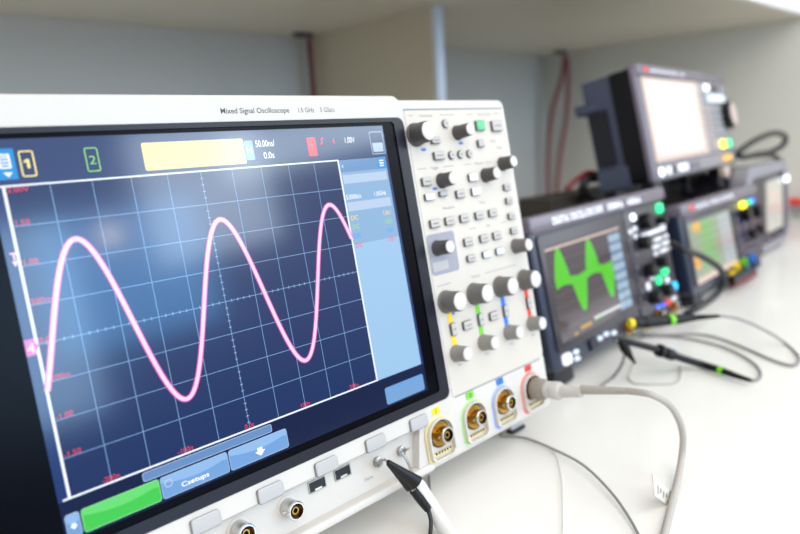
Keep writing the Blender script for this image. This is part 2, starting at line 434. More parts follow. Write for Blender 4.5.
# axis labels, markers
for k, s in enumerate(('2.00V', '1.50', '1.00', '500m', '0.0', '-500m', '-1.00', '-1.50')):
    h.text(s, .9, (8 - k) * CH - (2.8 if k == 0 else -.4), 2.6, zt, 'u_red', sx=1.1); h = fl(h, 'axis_label')
for x, s in ((20, '-200n'), (60, '-100n'), (100, '0.0s'), (140, '100n'), (180, '200n')):
    h.text(s, x, .6, 2.6, zt, 'u_red', 'CENTER', sx=1.05); h = fl(h, 'axis_label')
h.text('T', -3.4, 118.2, 3.4, zt, 'u_trace', bold=.03); h.flat([(-3.2, 117.6), (-.9, 117.6), (-2, 114.8)], zt, 'u_trace'); h = fl(h, 'trigger_marker')
h.rect(-5.4, 71.8, -.9, 79.8, zt, 'u_halo'); h.text('4', -4.6, 73.2, 4.6, zt + .03, 'u_trace', bold=.02)
h.flat([(-.9, 78), (-.9, 74), (.9, 76)], zt, 'u_halo'); h = fl(h, 'ground_marker', 'pink ground marker with the number 4')
# on-screen keys
h.rr(35, -6.8, 114, -1.9, 1.2, zt - .02, zt, 'u_strip'); h.outline(35, -6.8, 114, -1.9, 1.2, .35, zt + .02, 'u_strip_edge'); h = fl(h, 'menu_title_strip')
def glossy(x0, x1, lo, hi, ed):
    h.rr(x0, -19.8, x1, -7.8, 1.6, zt - .01, zt + .02, lo)
    h.flat([(x0 + .6, -11)] + [(x0 + (x1 - x0) * q / 12, -11 - 2.6 * math.sin(PI * q / 12)) for q in range(1, 12)] + [(x1 - .6, -12.2), (x1 - .6, -8.6), (x1 - 1.4, -8.1), (x0 + 1.4, -8.1), (x0 + .6, -8.6)], zt + .04, hi)
    h.outline(x0, -19.8, x1, -7.8, 1.6, .35, zt + .06, ed)
glossy(-4.4, 2.4, 'u_btn', 'u_btn_hi', 'u_strip_edge'); h.flat([(-2.6, -14.2), (-.9, -12.6), (.8, -14.2), (-.9, -15.8)], zt + .08, 'u_white'); h = fl(h, 'screen_key', 'narrow blue screen key')
glossy(3.2, 42.7, 'u_green', 'u_green_hi', 'u_green_edge'); h = fl(h, 'screen_key', 'blank bright green screen key')
glossy(43.3, 83, 'u_btn', 'u_btn_hi', 'u_strip_edge')
h.text('Csetups', 54, -17.2, 2.6, zt + .08, 'u_white', sx=1.35, bold=.02)
h.ring([(47.5 + 2.4 * math.cos(i * PI / 10), -12.2 + 2.2 * math.sin(i * PI / 10)) for i in range(20)], [(47.5 + 1.8 * math.cos(i * PI / 10), -12.2 + 1.6 * math.sin(i * PI / 10)) for i in range(20)], zt + .06, zt + .08, 'u_menu_bar')
h = fl(h, 'screen_key', 'blue screen key with white lettering')
glossy(83.7, 123.4, 'u_btn', 'u_btn_hi', 'u_strip_edge')
h.flat([(102, -13), (105.4, -13), (105.4, -15), (107.2, -15), (103.7, -18), (100.2, -15), (102, -15)], zt + .08, 'u_white'); h = fl(h, 'screen_key', 'blue screen key with a white down arrow')
glossy(205.4, 243, 'u_key_right', 'u_btn', 'u_btn'); h = fl(h, 'screen_key', 'blank blue screen key at the right')

# printing on the housing
p = F.mb()
p = F.mb(); p.text('Mixed Signal Oscilloscope', 119.6, 186, 3.3, .26, 'print_dark', sx=.985, bold=.008); p.build('front_printing', root)
p = F.mb(); p.text('1.5 GHz', 174.5, 186, 3.1, .26, 'print_dark', sx=.9); p.build('front_printing', root)
p = F.mb(); p.text('5 GSa/s', 192.7, 186, 3.1, .26, 'print_dark', sx=.9)
p.build('front_printing', root)

# control panel
m = F.mb()
m.rr(269.5, -34.5, 387, 187, 3, -.5, .5, 'panel', bev=.3)
m.rect(269.5, 186.2, 387, 187.2, .56, 'groove')
m.rect(272, -35.6, 384, -34.9, .06, 'groove')
cp = m.build('control_panel', root)
m = F.mb()
Z1 = .56
for tx, x, y, al in (('Horizontal', 292, 181, 'CENTER'), ('Run Control', 362, 181, 'CENTER'), ('Trigger', 292, 140.5, 'CENTER'), ('Measure', 345, 140.5, 'CENTER'),
                     ('Waveform', 300, 108.5, 'CENTER'), ('Tools', 341, 108.5, 'CENTER'), ('File', 344, 88.5, 'CENTER'), ('Vertical', 318, 50.5, 'CENTER'),
                     ('Print', 368, 158, 'CENTER'), ('Push', 375, 152, 'CENTER')):
    m = F.mb(); m.text(tx, x, y, 2.2, Z1, 'print_grey', al); m.build('panel_lettering', cp)
m = F.mb()
for x0, x1, y in ((273, 278, 182), (308, 324, 182), (340, 348, 182), (374, 382, 182), (273, 283, 141.5), (302, 314, 141.5), (326, 336, 141.5), (354, 362, 141.5), (273, 288, 51.5), (330, 372, 51.5), (320, 328, 89.5), (360, 368, 89.5)):
    m.rect(x0, y, x1, y + .4, Z1, 'print_grey')
for x, y in ((281, 155), (286, 128.5 - 4), (324.5, 158), (282, 27)): m.rect(x, y, x + 5, y + 2.2, Z1, 'print_blue')
for x in (283, 316, 349, 380): m.text('Push', x, -13, 1.8, Z1, 'print_grey', 'CENTER')
m.build('panel_printing', cp)
m = F.mb(); m.rr(270.2, 60, 300.8, 91.5, 3, .4, .9, 'knob_box'); m.rr(272, 63, 289, 70, .8, .8, 1.0, 'softkey'); m.build('knob_field', root, 'grey rounded field under one knob')

def knob(x, y, hh, r, mt, z=.5):
    m = F.mb()
    m.lathe(x, y, [(r * 1.22, z), (r * 1.22, z + 1.2), (r * 1.14, z + 1.8), (r * 1.05, hh - 1.4), (r * .98, hh - .5)], mt, 40, knurl=.05, kn=(2, 3))
    k = m.build('knob', root, sharp=50)
    m = F.mb(); m.lathe(x, y, [(r * .93, hh - .8), (r * .93, hh - .1), (r * .8, hh + .35), (r * .3, hh + .1)], 'knob_cap', 32); m.build('knob_cap', k, 'white round knob face')
for x, y, hh, r, mt in ((277, 167.5, 15.5, 7.4, 'knob_dark'), (324.5, 167.5, 15, 4.9, 'knob_dark'), (297.2, 131, 13.5, 5.0, 'knob_dark'), (350.5, 131, 13.5, 5.0, 'knob_dark'),
                        (375.3, 139, 13.5, 5.0, 'knob_dark'), (279.6, 80.4, 15, 5, 'knob_dark'), (375.6, 67.4, 15, 5.4, 'knob_mid'),
                        (279.5, 38.5, 16, 7.4, 'knob_mid'), (312.6, 38, 15.5, 7.4, 'knob_mid'), (345.8, 37.4, 15, 7.4, 'knob_mid'), (379, 37, 14, 7.6, 'knob_mid'),
                        (280.8, -2.6, 13.5, 5.5, 'knob_light'), (314, -2.4, 13.5, 5.5, 'knob_light'), (347.4, -2, 13, 5.5, 'knob_light'), (380, -2, 13, 5.6, 'knob_light')):
    knob(x, y, hh, r, mt)
def button(x, y, w=10.5, hh=6.4, capm='key_light', label=None, round_=False, z=.5):
    m = F.mb()
    if round_:
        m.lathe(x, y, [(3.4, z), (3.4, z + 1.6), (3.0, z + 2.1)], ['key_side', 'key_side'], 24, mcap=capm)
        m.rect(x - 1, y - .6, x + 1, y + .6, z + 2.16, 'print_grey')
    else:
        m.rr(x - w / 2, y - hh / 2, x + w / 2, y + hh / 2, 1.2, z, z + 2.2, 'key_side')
        m.rr(x - w / 2 + .4, y - hh / 2 + .4, x + w / 2 - .2, y + hh / 2 - .2, 1, z + 2.0, z + 2.6, capm, bev=.3)
        if capm == 'key_light': m.rect(x - w * .3, y - .5, x + w * .3, y + .5, z + 2.66, 'print_grey')
    m.build('button', root, label)
button(311.6, 175, round_=True); button(297, 162.3, 10, 5)
button(353.1, 172.5, 11, 8.5, 'led_mint', 'green lit button'); button(374.9, 171.5, 14, 9)
button(350.2, 157.6, 8, 6.4, 'softkey')
button(298, 150.4, 12, 6.4)
for x in (312.7, 323.5, 334.4): button(x, 150, round_=True)
button(279.7, 131.6); button(315.1, 118.7); button(333.2, 130.6, capm='u_white', label='white lit button'); button(333.9, 118.9, capm='u_white', label='white lit button')
button(279.8, 119.8, 10, 5.4, 'led_soft', 'pale blue lit button'); button(295.4, 120.8, 9, 4.4, 'softkey')
for y in (118.7, 107, 93.6, 81): button(375.2, y, 9, 5.6)
for x in (280.6, 297.6, 315, 333.6, 351): button(x, 99.2)
for x in (315, 334.7, 351.6): button(x, 80)
button(315.2, 66.5, 10, 5.6)
for x in (334.6, 351.8): button(x, 66.6, 10, 5.6, 'led_soft', 'pale blue lit button')
CHN = ((281, 'yellow'), (313.9, 'green'), (346.6, 'blue'), (379.5, 'red'))
for x, cm in CHN:
    m = F.mb(); m.rr(x - 2.4, 3, x + 2.4, 30, .6, .4, .8, cm); m.build('channel_stripe', root, cm + ' stripe joining the channel knobs')
    button(x + .6, 16.4, 6, 10, label='channel button'); button(x + 17, 15.8, 10.5, 7) if x < 330 else None

# input connectors
def arch(cx, y0, y1, w, n=14):
    r = w / 2; P = [(cx - r + 3, y0), (cx + r - 3, y0), (cx + r, y0 + 3)]
    P += [(cx + r * math.cos(PI * k / n), y1 - r * .9 + r * .9 * math.sin(PI * k / n)) for k in range(n + 1)]
    return P + [(cx - r, y0 + 3)]
def bnc(m, x, y, z, r=5.0, lug=True):
    m.lathe(x, y, [(r * 1.5, z), (r * 1.5, z + 1.2), (r * 1.0, z + 1.4), (r * 1.0, z + 9), (r * .92, z + 9.6), (r * .78, z + 9.6), (r * .74, z + 3)],
            ['gold', 'gold', 'gold', 'chrome', 'chrome', 'chrome'], 32, caps=(True, False))
    m.lathe(x, y, [(r * .74, z + 3.0), (r * .42, z + 3.1), (r * .42, z + 8.2), (r * .26, z + 8.2), (r * .2, z + 5)], ['gold_dark', 'gold', 'gold', 'gold_dark'], 24, caps=(False, True))
    if lug:
        for s in (-1, 1): m.lathe_axis((x + s * r * .95, y, z + 6.5), (s, 0, 0), [(1.1, 0), (1.1, 1.8)], 'chrome', 12)
for i, (x, cm) in enumerate(((249.6, 'yellow'), (289, 'green'), (326.6, 'blue'), (366, 'red'))):
    m = F.mb(); o1 = arch(x, -74.5, -44, 26); o2 = arch(x, -73.3, -45.2, 23.6)
    m.ring(o1, o2, -.4, 3.4, 'shell', inner_m='panel')
    o3 = arch(x, -76, -42.5, 29)
    o4 = arch(x, -74.8, -43.7, 26.6); m.ring(o3, o4, -.3, .3, cm + '_pale')
    sh = m.build('connector_shroud', root, 'white arched surround with ' + cm + ' outline')
    m = F.mb(); m.lathe(x, -56, [(10.4, -.2), (10.4, .5), (9, .7)], 'gold_dark', 32); bnc(m, x, -56, .1, 6.2)
    m.box(x - 9.5, -71, -.2, x + 9.5, -69, 1.2, 'yellow_pale')
    for k in range(6): m.box(x - 8 + k * 3, -70.2, 1.1, x - 6.6 + k * 3, -68.4, 1.6, 'gold_dark')
    m.lathe(x + 9, -60, [(2.1, 0), (2.1, 3.4), (1.6, 4)], 'chrome', 16)
    m.lathe(x - 7, -49.5, [(1.3, 0), (1.3, 2.4)], 'gold', 14)
    m.build('coaxial_socket', root, 'gold and chrome input socket')
    m = F.mb(); m.rr(x - 4.2, -41.2, x + 4.2, -36, .5, -.3, .5, cm); m.text('1234'[i], x, -40.4, 3.6, .56, 'print_dark', 'CENTER', bold=.02); m.build('channel_tag', root, cm + ' numbered channel tag')

# bezel softkeys, sockets, probe test terminals
for x in (-21.5, 20.5, 62.8, 104.6, 146.5, 188.6, 230.4):
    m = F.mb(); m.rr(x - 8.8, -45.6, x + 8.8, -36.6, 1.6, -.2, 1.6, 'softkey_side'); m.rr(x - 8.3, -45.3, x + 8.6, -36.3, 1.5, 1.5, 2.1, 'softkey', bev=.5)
    m.build('softkey', root, 'blank grey key under the screen')
for x, y in ((118.6, -58.6), (84.6, -57.5)):
    m = F.mb(); m.lathe(x, y, [(7.6, -8), (7.6, -7.6), (6.6, -7.4)], 'shell', 28)
    m.lathe(x, y, [(6.0, -8), (6.0, 2.4), (5.4, 3.2), (4.6, 3.2), (4.4, -3)], 'chrome', 32, caps=(True, False))
    m.lathe(x, y, [(4.4, -3), (2.4, -2.8), (2.4, 1.4), (1.5, 1.4), (1.2, -1)], ['gold_dark', 'gold', 'gold', 'gold_dark'], 24, caps=(False, True))
    m.lathe_axis((x - 5.6, y + 1, -1), (-1, 0, 0), [(1.2, 0), (1.2, 1.8)], 'chrome', 10)
    m.build('coaxial_socket', root, 'chrome auxiliary socket below the screen')
for x in (142.4, 163.4):
    m = F.mb(); y = -53.4
    m.ring(rrect(x - 6.7, y - 3.9, x + 6.7, y + 3.9, .6), rrect(x - 6.2, y - 3.2, x + 6.2, y + 3.2, .4), -8, -7, 'steel')
    m.rr(x - 6.4, y - 3.1, x + 6.4, y + 3.1, .3, -8, -7.4, 'port_black'); m.box(x - 2.4, y - 3.1, -7.6, x + 3.2, y - 1.9, -7.0, 'chrome')
    m.build('usb_port', root)
for x, y in ((193.5, -57.6), (216, -58.2)):
    m = F.mb(); m.lathe(x, y, [(3.6, -8), (3.6, -5.5), (2.6, -5)], 'steel', 20)
    m.tube([(x - 2.2, y, -6), (x - 2.2, y + 1.5, -1), (x, y + 3, 1.2), (x + 2.2, y + 1.5, -1), (x + 2.2, y, -6)], .65, 'steel', 8)
    m.build('test_terminal', root, 'small steel loop terminal')
m = F.mb(); m.text('Demo', 180, -67, 2.2, -7.9, 'print_grey'); m.text('Comp', 203, -67, 2.2, -7.9, 'print_grey'); m.build('terminal_printing', root)

# probe with a hook on the right terminal: white probe body going down to the bench
W = F.P
pr = empty('oscilloscope_probe', wm((217, -50, ZB)), (0, 0, 0), 'white slim probe hooked on the right test terminal of the large oscilloscope', 'probe')
def child(mb, name, parent, label=None):
    q = mb.build(name, parent, label); q.location = -Vector(parent.location); return q
h0 = at(401.5, 453.5, y=-10); h1 = at(418, 483, y=-16)
child(MB().tube([h0 + Vector((0, 0, 1)), h0 + (h1 - h0) * .15 + Vector((0, -2, 0)), (h0 + h1) / 2 + Vector((0, -1, 0)), h1], 1.0, 'steel', 8), 'hook', pr)
p2 = ab(432, 507, -28, 6); p3 = ab(448, 534, -40, 6.5); p4 = ab(466, 566, -52, 7); p5 = at(480, 600, z=ZB + 4)
child(MB().tube([h1, h1 + (p2 - h1) * .08, p2, p3, p4], [2.4, 4.6, 5.2, 5.6, 6.0], 'cable_white', 16), 'probe_body', pr)
child(MB().tube([p4, p5, p5 + Vector((30, -60, 0)), p5 + Vector((10, -120, 0))], [3, 2.4, 2.2, 2.2], 'cable_white', 10), 'cable', pr)
# black crocodile clip on the left terminal with its lead
cl = empty('crocodile_clip', wm((200, -40, ZB)), (0, 0, 0), 'black insulated crocodile clip gripping the left test terminal, with its thin black lead', 'clip')
c0 = W(193.5, -54.6, 1.4); cs0 = at(388, 462, y=-22); c1 = at(416, 482.5, y=-30); c2 = at(411.5, 488, y=-28); c3 = at(428, 509, y=-34)
ax = (c1 - c0)
def clip_jaw(a, b, wa, wb, ta, tb, off, mt):
    d = (b - a).normalized(); s = Vector((.75, -.55, .3)); s = (s - d * s.dot(d)).normalized(); n = d.cross(s)
    L = []
    for k in range(6):
        t = k / 5; w = wa + (wb - wa) * t; th = ta + (tb - ta) * t; c = a + (b - a) * t + n * off * (math.sin(PI * .5 * t))
        L.append([tuple(c + s * w * math.cos(q) + n * th * math.sin(q)) for q in [2 * PI * i / 16 for i in range(16)]])
    return MB().loops(L, mt)
child(clip_jaw(cs0, c1, 1.7, 5.6, 1.9, 4.2, .6, 'rubber_black'), 'upper_jaw', cl)
child(MB().tube([c0, cs0 + (c1 - cs0) * .1], .8, 'steel', 8, smooth=False), 'jaw_tip', cl, 'bare steel tip')
child(clip_jaw(cs0 + Vector((0, 0, -1.2)), c2, 1.5, 4.6, 1.6, 3.4, -1.6, 'rubber_black'), 'lower_jaw', cl)
child(MB().tube([cs0 + (c1 - cs0) * .8, c2 + (c3 - c2) * .15], 2.0, 'steel', 10, smooth=False), 'steel_core', cl, 'bare steel neck')
child(MB().tube([c2 + (c3 - c2) * .1, c2 + (c3 - c2) * .5, c3], [3.0, 3.3, 2.9], 'rubber_black', 12), 'lead_sleeve', cl)
e1 = ab(431, 522, -38, 2); e2 = ab(430, 540, -44, 2); e3 = at(432, 580, z=ZB + 2)
child(MB().tube([c3, e1, e2, e3, e3 + Vector((20, -60, 0))], [1.7, 1.5, 1.5, 1.5, 1.5], 'cable_black', 10), 'lead', cl)

# grey cable plugged into the red channel
gc = empty('plugged_cable', wm((368, -90, ZB)), (0, 0, 0), 'grey shielded cable plugged into the red channel input, with a paper flag label', 'cable')
m = MB(); o = W(366, -56.5, 0)
m.lathe_axis(o, F.n, [(8.9, 3.2), (9.3, 5), (9.1, 13), (8.4, 14.5), (6.4, 15)], 'connector_grey', 32)
child(m, 'connector', gc); m = MB()
m.lathe_axis(o, F.n, [(6.4, 14.8), (7.2, 16), (7.2, 20), (6.2, 20.6), (6.2, 22), (7.6, 23), (7.6, 29), (6.6, 31), (5.6, 32), (5.2, 38), (4.4, 42), (4.1, 50)], 'collar_light', 32)
child(m, 'collar', gc, 'pale ridged collar')
m = MB(); pf = []
for k in range(19): pf += [(3.9 - k * .07, 49 + k * 2.3), (3.9 - k * .07, 50.4 + k * 2.3), (3.1 - k * .06, 50.6 + k * 2.3), (3.1 - k * .06, 51.1 + k * 2.3)]
m.lathe_axis(o, F.n + Vector((.08, 0, .06)) * .6, pf, 'cable_grey', 20)
child(m, 'strain_relief', gc)
s0 = o + (F.n + Vector((.08, 0, .06)) * .6).normalized() * 88
CP = [s0, at(652, 395, y=-118), at(672, 408, y=-124), ab(682.5, 432, -127, 3), ab(681, 462, -128, 3), ab(673, 500, -135, 3), at(665, 532, z=ZB + 2.6), at(655, 575, z=ZB + 2.6)]
child(MB().tube(CP, [2.6, 2.6, 2.6, 2.6, 2.6, 2.6, 2.6, 2.6], 'cable_grey', 12), 'cable', gc)
fa, fb, fc, fd = at(673, 494, y=-134), at(652, 474, y=-134), at(654, 496, y=-137), at(671, 508, y=-138)
m = MB(); nn = Vector((.2, -.9, .2)) * .5
m.loops([[fa - nn, fb - nn, fc - nn, fd - nn], [fa + nn, fb + nn, fc + nn, fd + nn]], 'tag_white')
for k in range(4):
    u0 = fb + (fa - fb) * (.22 + k * .15); u1 = fc + (fd - fc) * (.22 + k * .15)
    q0 = u0 + (u1 - u0) * .35; q1 = u0 + (u1 - u0) * (.6 if k % 2 else .75); w_ = (fa - fb).normalized() * .5
    m.add([q0 + nn * 1.1 - w_, q1 + nn * 1.1 - w_, q1 + nn * 1.1 + w_, q0 + nn * 1.1 + w_], [[0, 1, 2, 3]], 'label_black')
m.tube([fa + Vector((1.6, 0, .6)), fd + Vector((1.4, 0, -.6))], 3.1, 'tag_white', 12, smooth=False)
child(m, 'flag_label', gc, 'white paper flag label')

# loose cables on the bench near the large oscilloscope
m = MB().tube([ab(500, 434, 60, 2), at(503, 436, z=ZB + 2), at(525, 438, z=ZB + 2.4), at(553, 449, z=ZB + 4), at(583, 465, z=ZB + 6), at(610, 491, z=ZB + 5), at(630, 519, z=ZB + 3), at(645, 548, z=ZB + 2)], 1.05, 'cable_greydark', 8)
tag(m.build('loose_cable'), 'thin dark grey cable arching over the bench from under the large oscilloscope', 'cable')
m = MB().tube([at(523, 441, z=ZB + 1), at(545, 444, z=ZB + 1), at(556, 455, z=ZB + 1), at(562, 480, z=ZB + 1), at(563, 510, z=ZB + 1), at(563, 545, z=ZB + 1)], .5, 'cable_white', 6)
tag(m.build('loose_cable'), 'very thin near-white thread lying on the bench beneath the grey cable', 'cable')
m = MB().tube([ab(429, 476, 50, 1.4), at(430, 492, z=ZB + 1.4), at(431, 500, z=ZB + 1.4)], .9, 'cable_greydark', 6)
tag(m.build('loose_cable'), 'short thin dark wire dropping behind the white probe below the large oscilloscope', 'cable')

# ================================================================ BACKGROUND INSTRUMENTS
def knob_b(Fr, par, x, y, r, hh=14, mt='black_gloss', cap=None):
    m = Fr.mb(); m.lathe(x, y, [(r, 0), (r, hh - 2), (r * .85, hh)], mt, 20, mcap=cap); m.build('knob', par)
def btn_b(Fr, par, x, y, w, hh, mt, label=None, z=3.5):
    m = Fr.mb(); m.rr(x - w / 2, y - hh / 2, x + w / 2, y + hh / 2, min(w, hh) * .35, 0, z, mt, bev=.8); m.build('button', par, label)

# ---- second oscilloscope (green wave)
F2 = Frame((476.4, 38.2, -89), math.radians(4.4), math.radians(11.8), (181, 0, -62))
r2 = empty('oscilloscope', F2.loc, F2.rot, 'dark navy oscilloscope with a filled green wave on screen, right beside the large white one', 'oscilloscope')
m = F2.mb(); m.rr(0, 0, 363, 166, 9, -18, -.5, 'navy', bev=4); m.rr(6, 3, 357, 162, 6, -94, -18, 'navy_dark')
m.build('housing', r2)
m = F2.mb(); m.rr(-1, 150, 364, 168, 5, -20, 5, 'slate', bev=3); br = m.build('top_bar', r2, 'glossy grey strip with white lettering')
for tx, x, sx in (('DIGITAL', 44, 1.0), ('OSCILLOSCOPE', 84, 1.15), ('500MHz', 178, 1.3), ('4GSa/s', 236, 1.5)):
    m = F2.mb(); m.text(tx, x, 154.6, 7.6, 5.1, 'white_print', bold=.03, sx=sx * .92); m.build('printing', br)
m = F2.mb(); m.rr(12, 20, 222, 147, 6, -1, 2, 'charcoal', bev=1); m.build('bezel', r2)
m = F2.mb(); m.rr(226, 6, 356, 147, 5, -1, 1, 'charcoal', bev=.8); m.build('control_panel', r2)
m = F2.mb(); m.rect(22, 29, 204, 133, 2.1, 'v_bg'); m.rect(22, 128.5, 204, 131, 2.2, 'v_cream'); m.rect(168, 30, 204, 127, 2.2, 'v_cellbg')
for k in range(8): m.rr(170, 31 + k * 12, 202, 40.5 + k * 12, 1.5, 2.2, 2.3, 'v_cell')
m.rect(24, 42, 166, 43, 2.2, 'v_line')
for k in range(1, 7): m.rect(24, 42 + k * 12.2, 166, 42.4 + k * 12.2, 2.15, 'v_line')
m.line(100, 38, 202, 37, 3.2, 2.25, 'v_white'); m.rect(102, 35.5, 122, 37, 2.3, 'v_green'); m.rect(66, 33, 92, 37, 2.2, 'v_yellow'); m.rect(50, 30, 58, 33, 2.2, 'v_yellow')
d2 = m.build('display', r2, 'grey lit screen with pale blue menu cells')
m = F2.mb(); U = []; Lw = []
for k in range(0, 111):
    x = 31 + k * 1.25; s = math.cos(2 * PI * (x - 47) / 71.5); th = 5.0
    U.append((x, 90 + max(37 * s, 2.5 * s) + th * (.35 if s > 0 else 1))); Lw.append((x, 90 + min(37 * s, 2.5 * s) - th * (.35 if s < 0 else 1)))
k = len(U); m.add([(x, y, 2.35) for x, y in U + Lw], [[i, i + 1, k + i + 1, k + i] for i in range(k - 1)], 'v_green'); m.build('waveform_trace', d2, 'bright green filled wave')
for x, y, rd in ((281, 127, 11), (263, 101, 9), (265, 63, 9), (309, 67, 8), (265, 26, 9), (308, 27, 9), (331, 122, 6)): knob_b(F2, r2, x, y, rd)
for x, y, w, hh, mt in ((343, 139, 20, 13, 'led_green'), (252, 137, 12, 9, 'led_white'), (343, 116, 16, 6, 'led_soft'), (235, 120, 8, 6, 'white_print'), (250, 122, 9, 6, 'white_print'), (247, 112, 8, 5, 'white_print'),
                        (321, 51, 20, 8, 'led_green'), (296, 44, 13, 11, 'led_green'), (345, 26, 16, 11, 'led_cyan'), (274, 52, 12, 7, 'white_print'), (258, 43, 10, 11, 'white_print'), (322, 39, 13, 8, 'white_print'),
                        (314, 9, 12, 7, 'led_red'), (278, 11, 8, 4, 'led_blue'), (296, 9, 8, 4, 'led_blue'), (336, 10, 10, 5, 'led_soft'), (240, 88, 7, 5, 'slate'), (236, 72, 6, 5, 'slate'), (240, 56, 6, 5, 'slate'), (238, 40, 6, 5, 'slate'), (240, 24, 6, 5, 'slate')):
    btn_b(F2, r2, x, y, w, hh, mt)
for i in range(5):
    for j in range(3): btn_b(F2, r2, 300 + i * 12, 98 - j * 9, 8.5, 5.5, 'white_print' if (i + j) % 3 else 'softkey')
m = F2.mb(); m.rr(268, 107, 352, 112, 2, 0, 2, 'white_print'); m.build('light_arc', r2)
m = F2.mb(); m.rr(18, 5, 34, 17, 3, 0, 4, 'u_white', bev=1); m.build('power_button', r2, 'white lit power button')
for x, y in ((47, 13), (47, 5.6), (105, 13), (122, 13.5), (141, 10)): btn_b(F2, r2, x, y, 7, 4.6, 'led_soft')
m = F2.mb(); m.rr(82, 5, 97, 15, 1, 0, 2.5, 'port_black'); m.ring(rrect(81, 4, 98, 16, 1), rrect(83, 6, 96, 14, 1), 0, 2.6, 'navy'); m.build('usb_port', r2)
for x in (184, 232, 280, 330):
    m = F2.mb(); bnc(m, x, 6 if x < 200 else -1, 0, 6.5); m.build('coaxial_socket', r2)
for x in (26, 330):
    for z in (-14, -76):
        m = F2.mb(); m.rr(x - 20, -16 if z > -50 else -.6, x + 20, 4, 3, z - 12, z + 8, 'navy_dark'); m.build('foot', r2)

# ---- third oscilloscope (lit olive screen)
F3 = Frame((863.6, 57.8, -87.5), math.radians(3.7), math.radians(12), (197, 0, -60))
r3 = empty('oscilloscope', F3.loc, F3.rot, 'dark grey oscilloscope with an olive green lit screen, standing under the raised analyzer', 'oscilloscope')
m = F3.mb(); m.rr(0, 0, 372, 135, 9, -20, -.5, 'navy', bev=4); m.rr(5, 3, 367, 133, 6, -92, -20, 'charcoal'); m.rr(5, 50, 367, 133, 6, -118, -92, 'brown_case'); m.build('housing', r3)
m = F3.mb(); m.rr(-1, 117, 373, 137, 8, -20, 6, 'slate', bev=4); br = m.build('top_bar', r3, 'glossy grey strip with a red mark and white lettering')
m = F3.mb(); m.rr(30, 124, 44, 132, 2, 5, 6.3, 'red'); m.build('red_mark', br); m = F3.mb(); m.text('DIGITAL OSCILLOSCOPE', 52, 124, 6, 6.2, 'white_print', bold=.02, sx=1.9); m.build('printing', br)
m = F3.mb(); m.rr(12, 12, 226, 116, 5, -1, 2, 'charcoal', bev=1); m.build('bezel', r3)
m = F3.mb(); m.rect(20, 20, 208, 106, 2.1, 'w_bg'); m.rect(60, 30, 120, 104, 2.15, 'w_green'); m.rect(150, 24, 206, 104, 2.15, 'w_grey')
m.rr(36, 90, 68, 104, 2, 2.1, 2.3, 'w_orange'); m.rr(22, 36, 44, 58, 2, 2.1, 2.3, 'w_orange')
for k in range(6): m.rect(22, 32 + k * 12, 206, 32.8 + k * 12, 2.3, 'v_line')
m.rect(20, 14, 208, 22, 2.2, 'v_cream')
m.build('display', r3, 'lit olive green screen')
for x, y, rd in ((285, 88, 12), (351, 86, 12), (300, 50, 9), (345, 52, 9)): knob_b(F3, r3, x, y, rd)
for i in range(6):
    for j in range(6):
        if j < 2 or i % 2 == 0: btn_b(F3, r3, 240 + i * 20, 24 + j * 12, 11, 6, 'slate')
btn_b(F3, r3, 290, 105, 26, 11, 'led_yellow', 'bright yellow lit button'); btn_b(F3, r3, 330, 106, 12, 8, 'led_green'); btn_b(F3, r3, 350, 107, 12, 8, 'led_blue')
for x, y, mt in ((162, 2, 'yellow'), (190, 11, 'yellow'), (230, 11, 'green'), (276, 10, 'blue'), (236, -3, 'blue')):
    m = F3.mb(); bnc(m, x, y, 0, 5.6); m.lathe(x, y, [(7.4, 2), (7.4, 10), (6, 11)], mt, 20, caps=(False, False)); m.build('coaxial_socket', r3, mt + ' ringed input socket')
for x in (30, 342):
    for z in (-14, -76):
        m = F3.mb(); m.rr(x - 18, -16 if z > -50 else -.6, x + 18, 4, 3, z - 12, z + 8, 'foot_rubber'); m.build('foot', r3)

# ---- fourth instrument, far right, rounded hood
F4 = Frame((1243, 112, -101.5), math.radians(3.2), math.radians(4), (145, 0, -50))
r4 = empty('bench_instrument', F4.loc, F4.rot, 'grey round-shouldered bench instrument with a pale screen, farthest to the right', 'measuring instrument')
m = F4.mb(); m.rr(0, 0, 285, 170, 34, -96, -6, 'charcoal', bev=8); m.build('housing', r4)
m = F4.mb(); m.ring(rrect(-2, -2, 288, 176, 40), rrect(14, 14, 272, 154, 26), -30, 2, 'silver_grey', bev=4); m.build('hood', r4, 'glossy grey rounded rim')
m = F4.mb(); m.rr(140, 34, 250, 138, 6, -8, -2, 'x_beige'); m.rect(160, 96, 200, 118, -1.9, 'v_cream'); m.build('display', r4, 'pale beige screen')
m = F4.mb(); m.rr(254, 128, 274, 142, 4, 0, 5, 'led_white'); m.build('indicator_lamp', r4, 'white lit lamp')
for x in (60, 100, 140, 200, 240, 266): btn_b(F4, r4, x, 22, 14, 9, 'slate', z=1)
for x in (30, 265):
    for z in (-20, -82):
        m = F4.mb(); m.rr(x - 14, -5 if z > -50 else -1, x + 14, 3, 3, z - 10, z + 10, 'foot_rubber'); m.build('foot', r4)

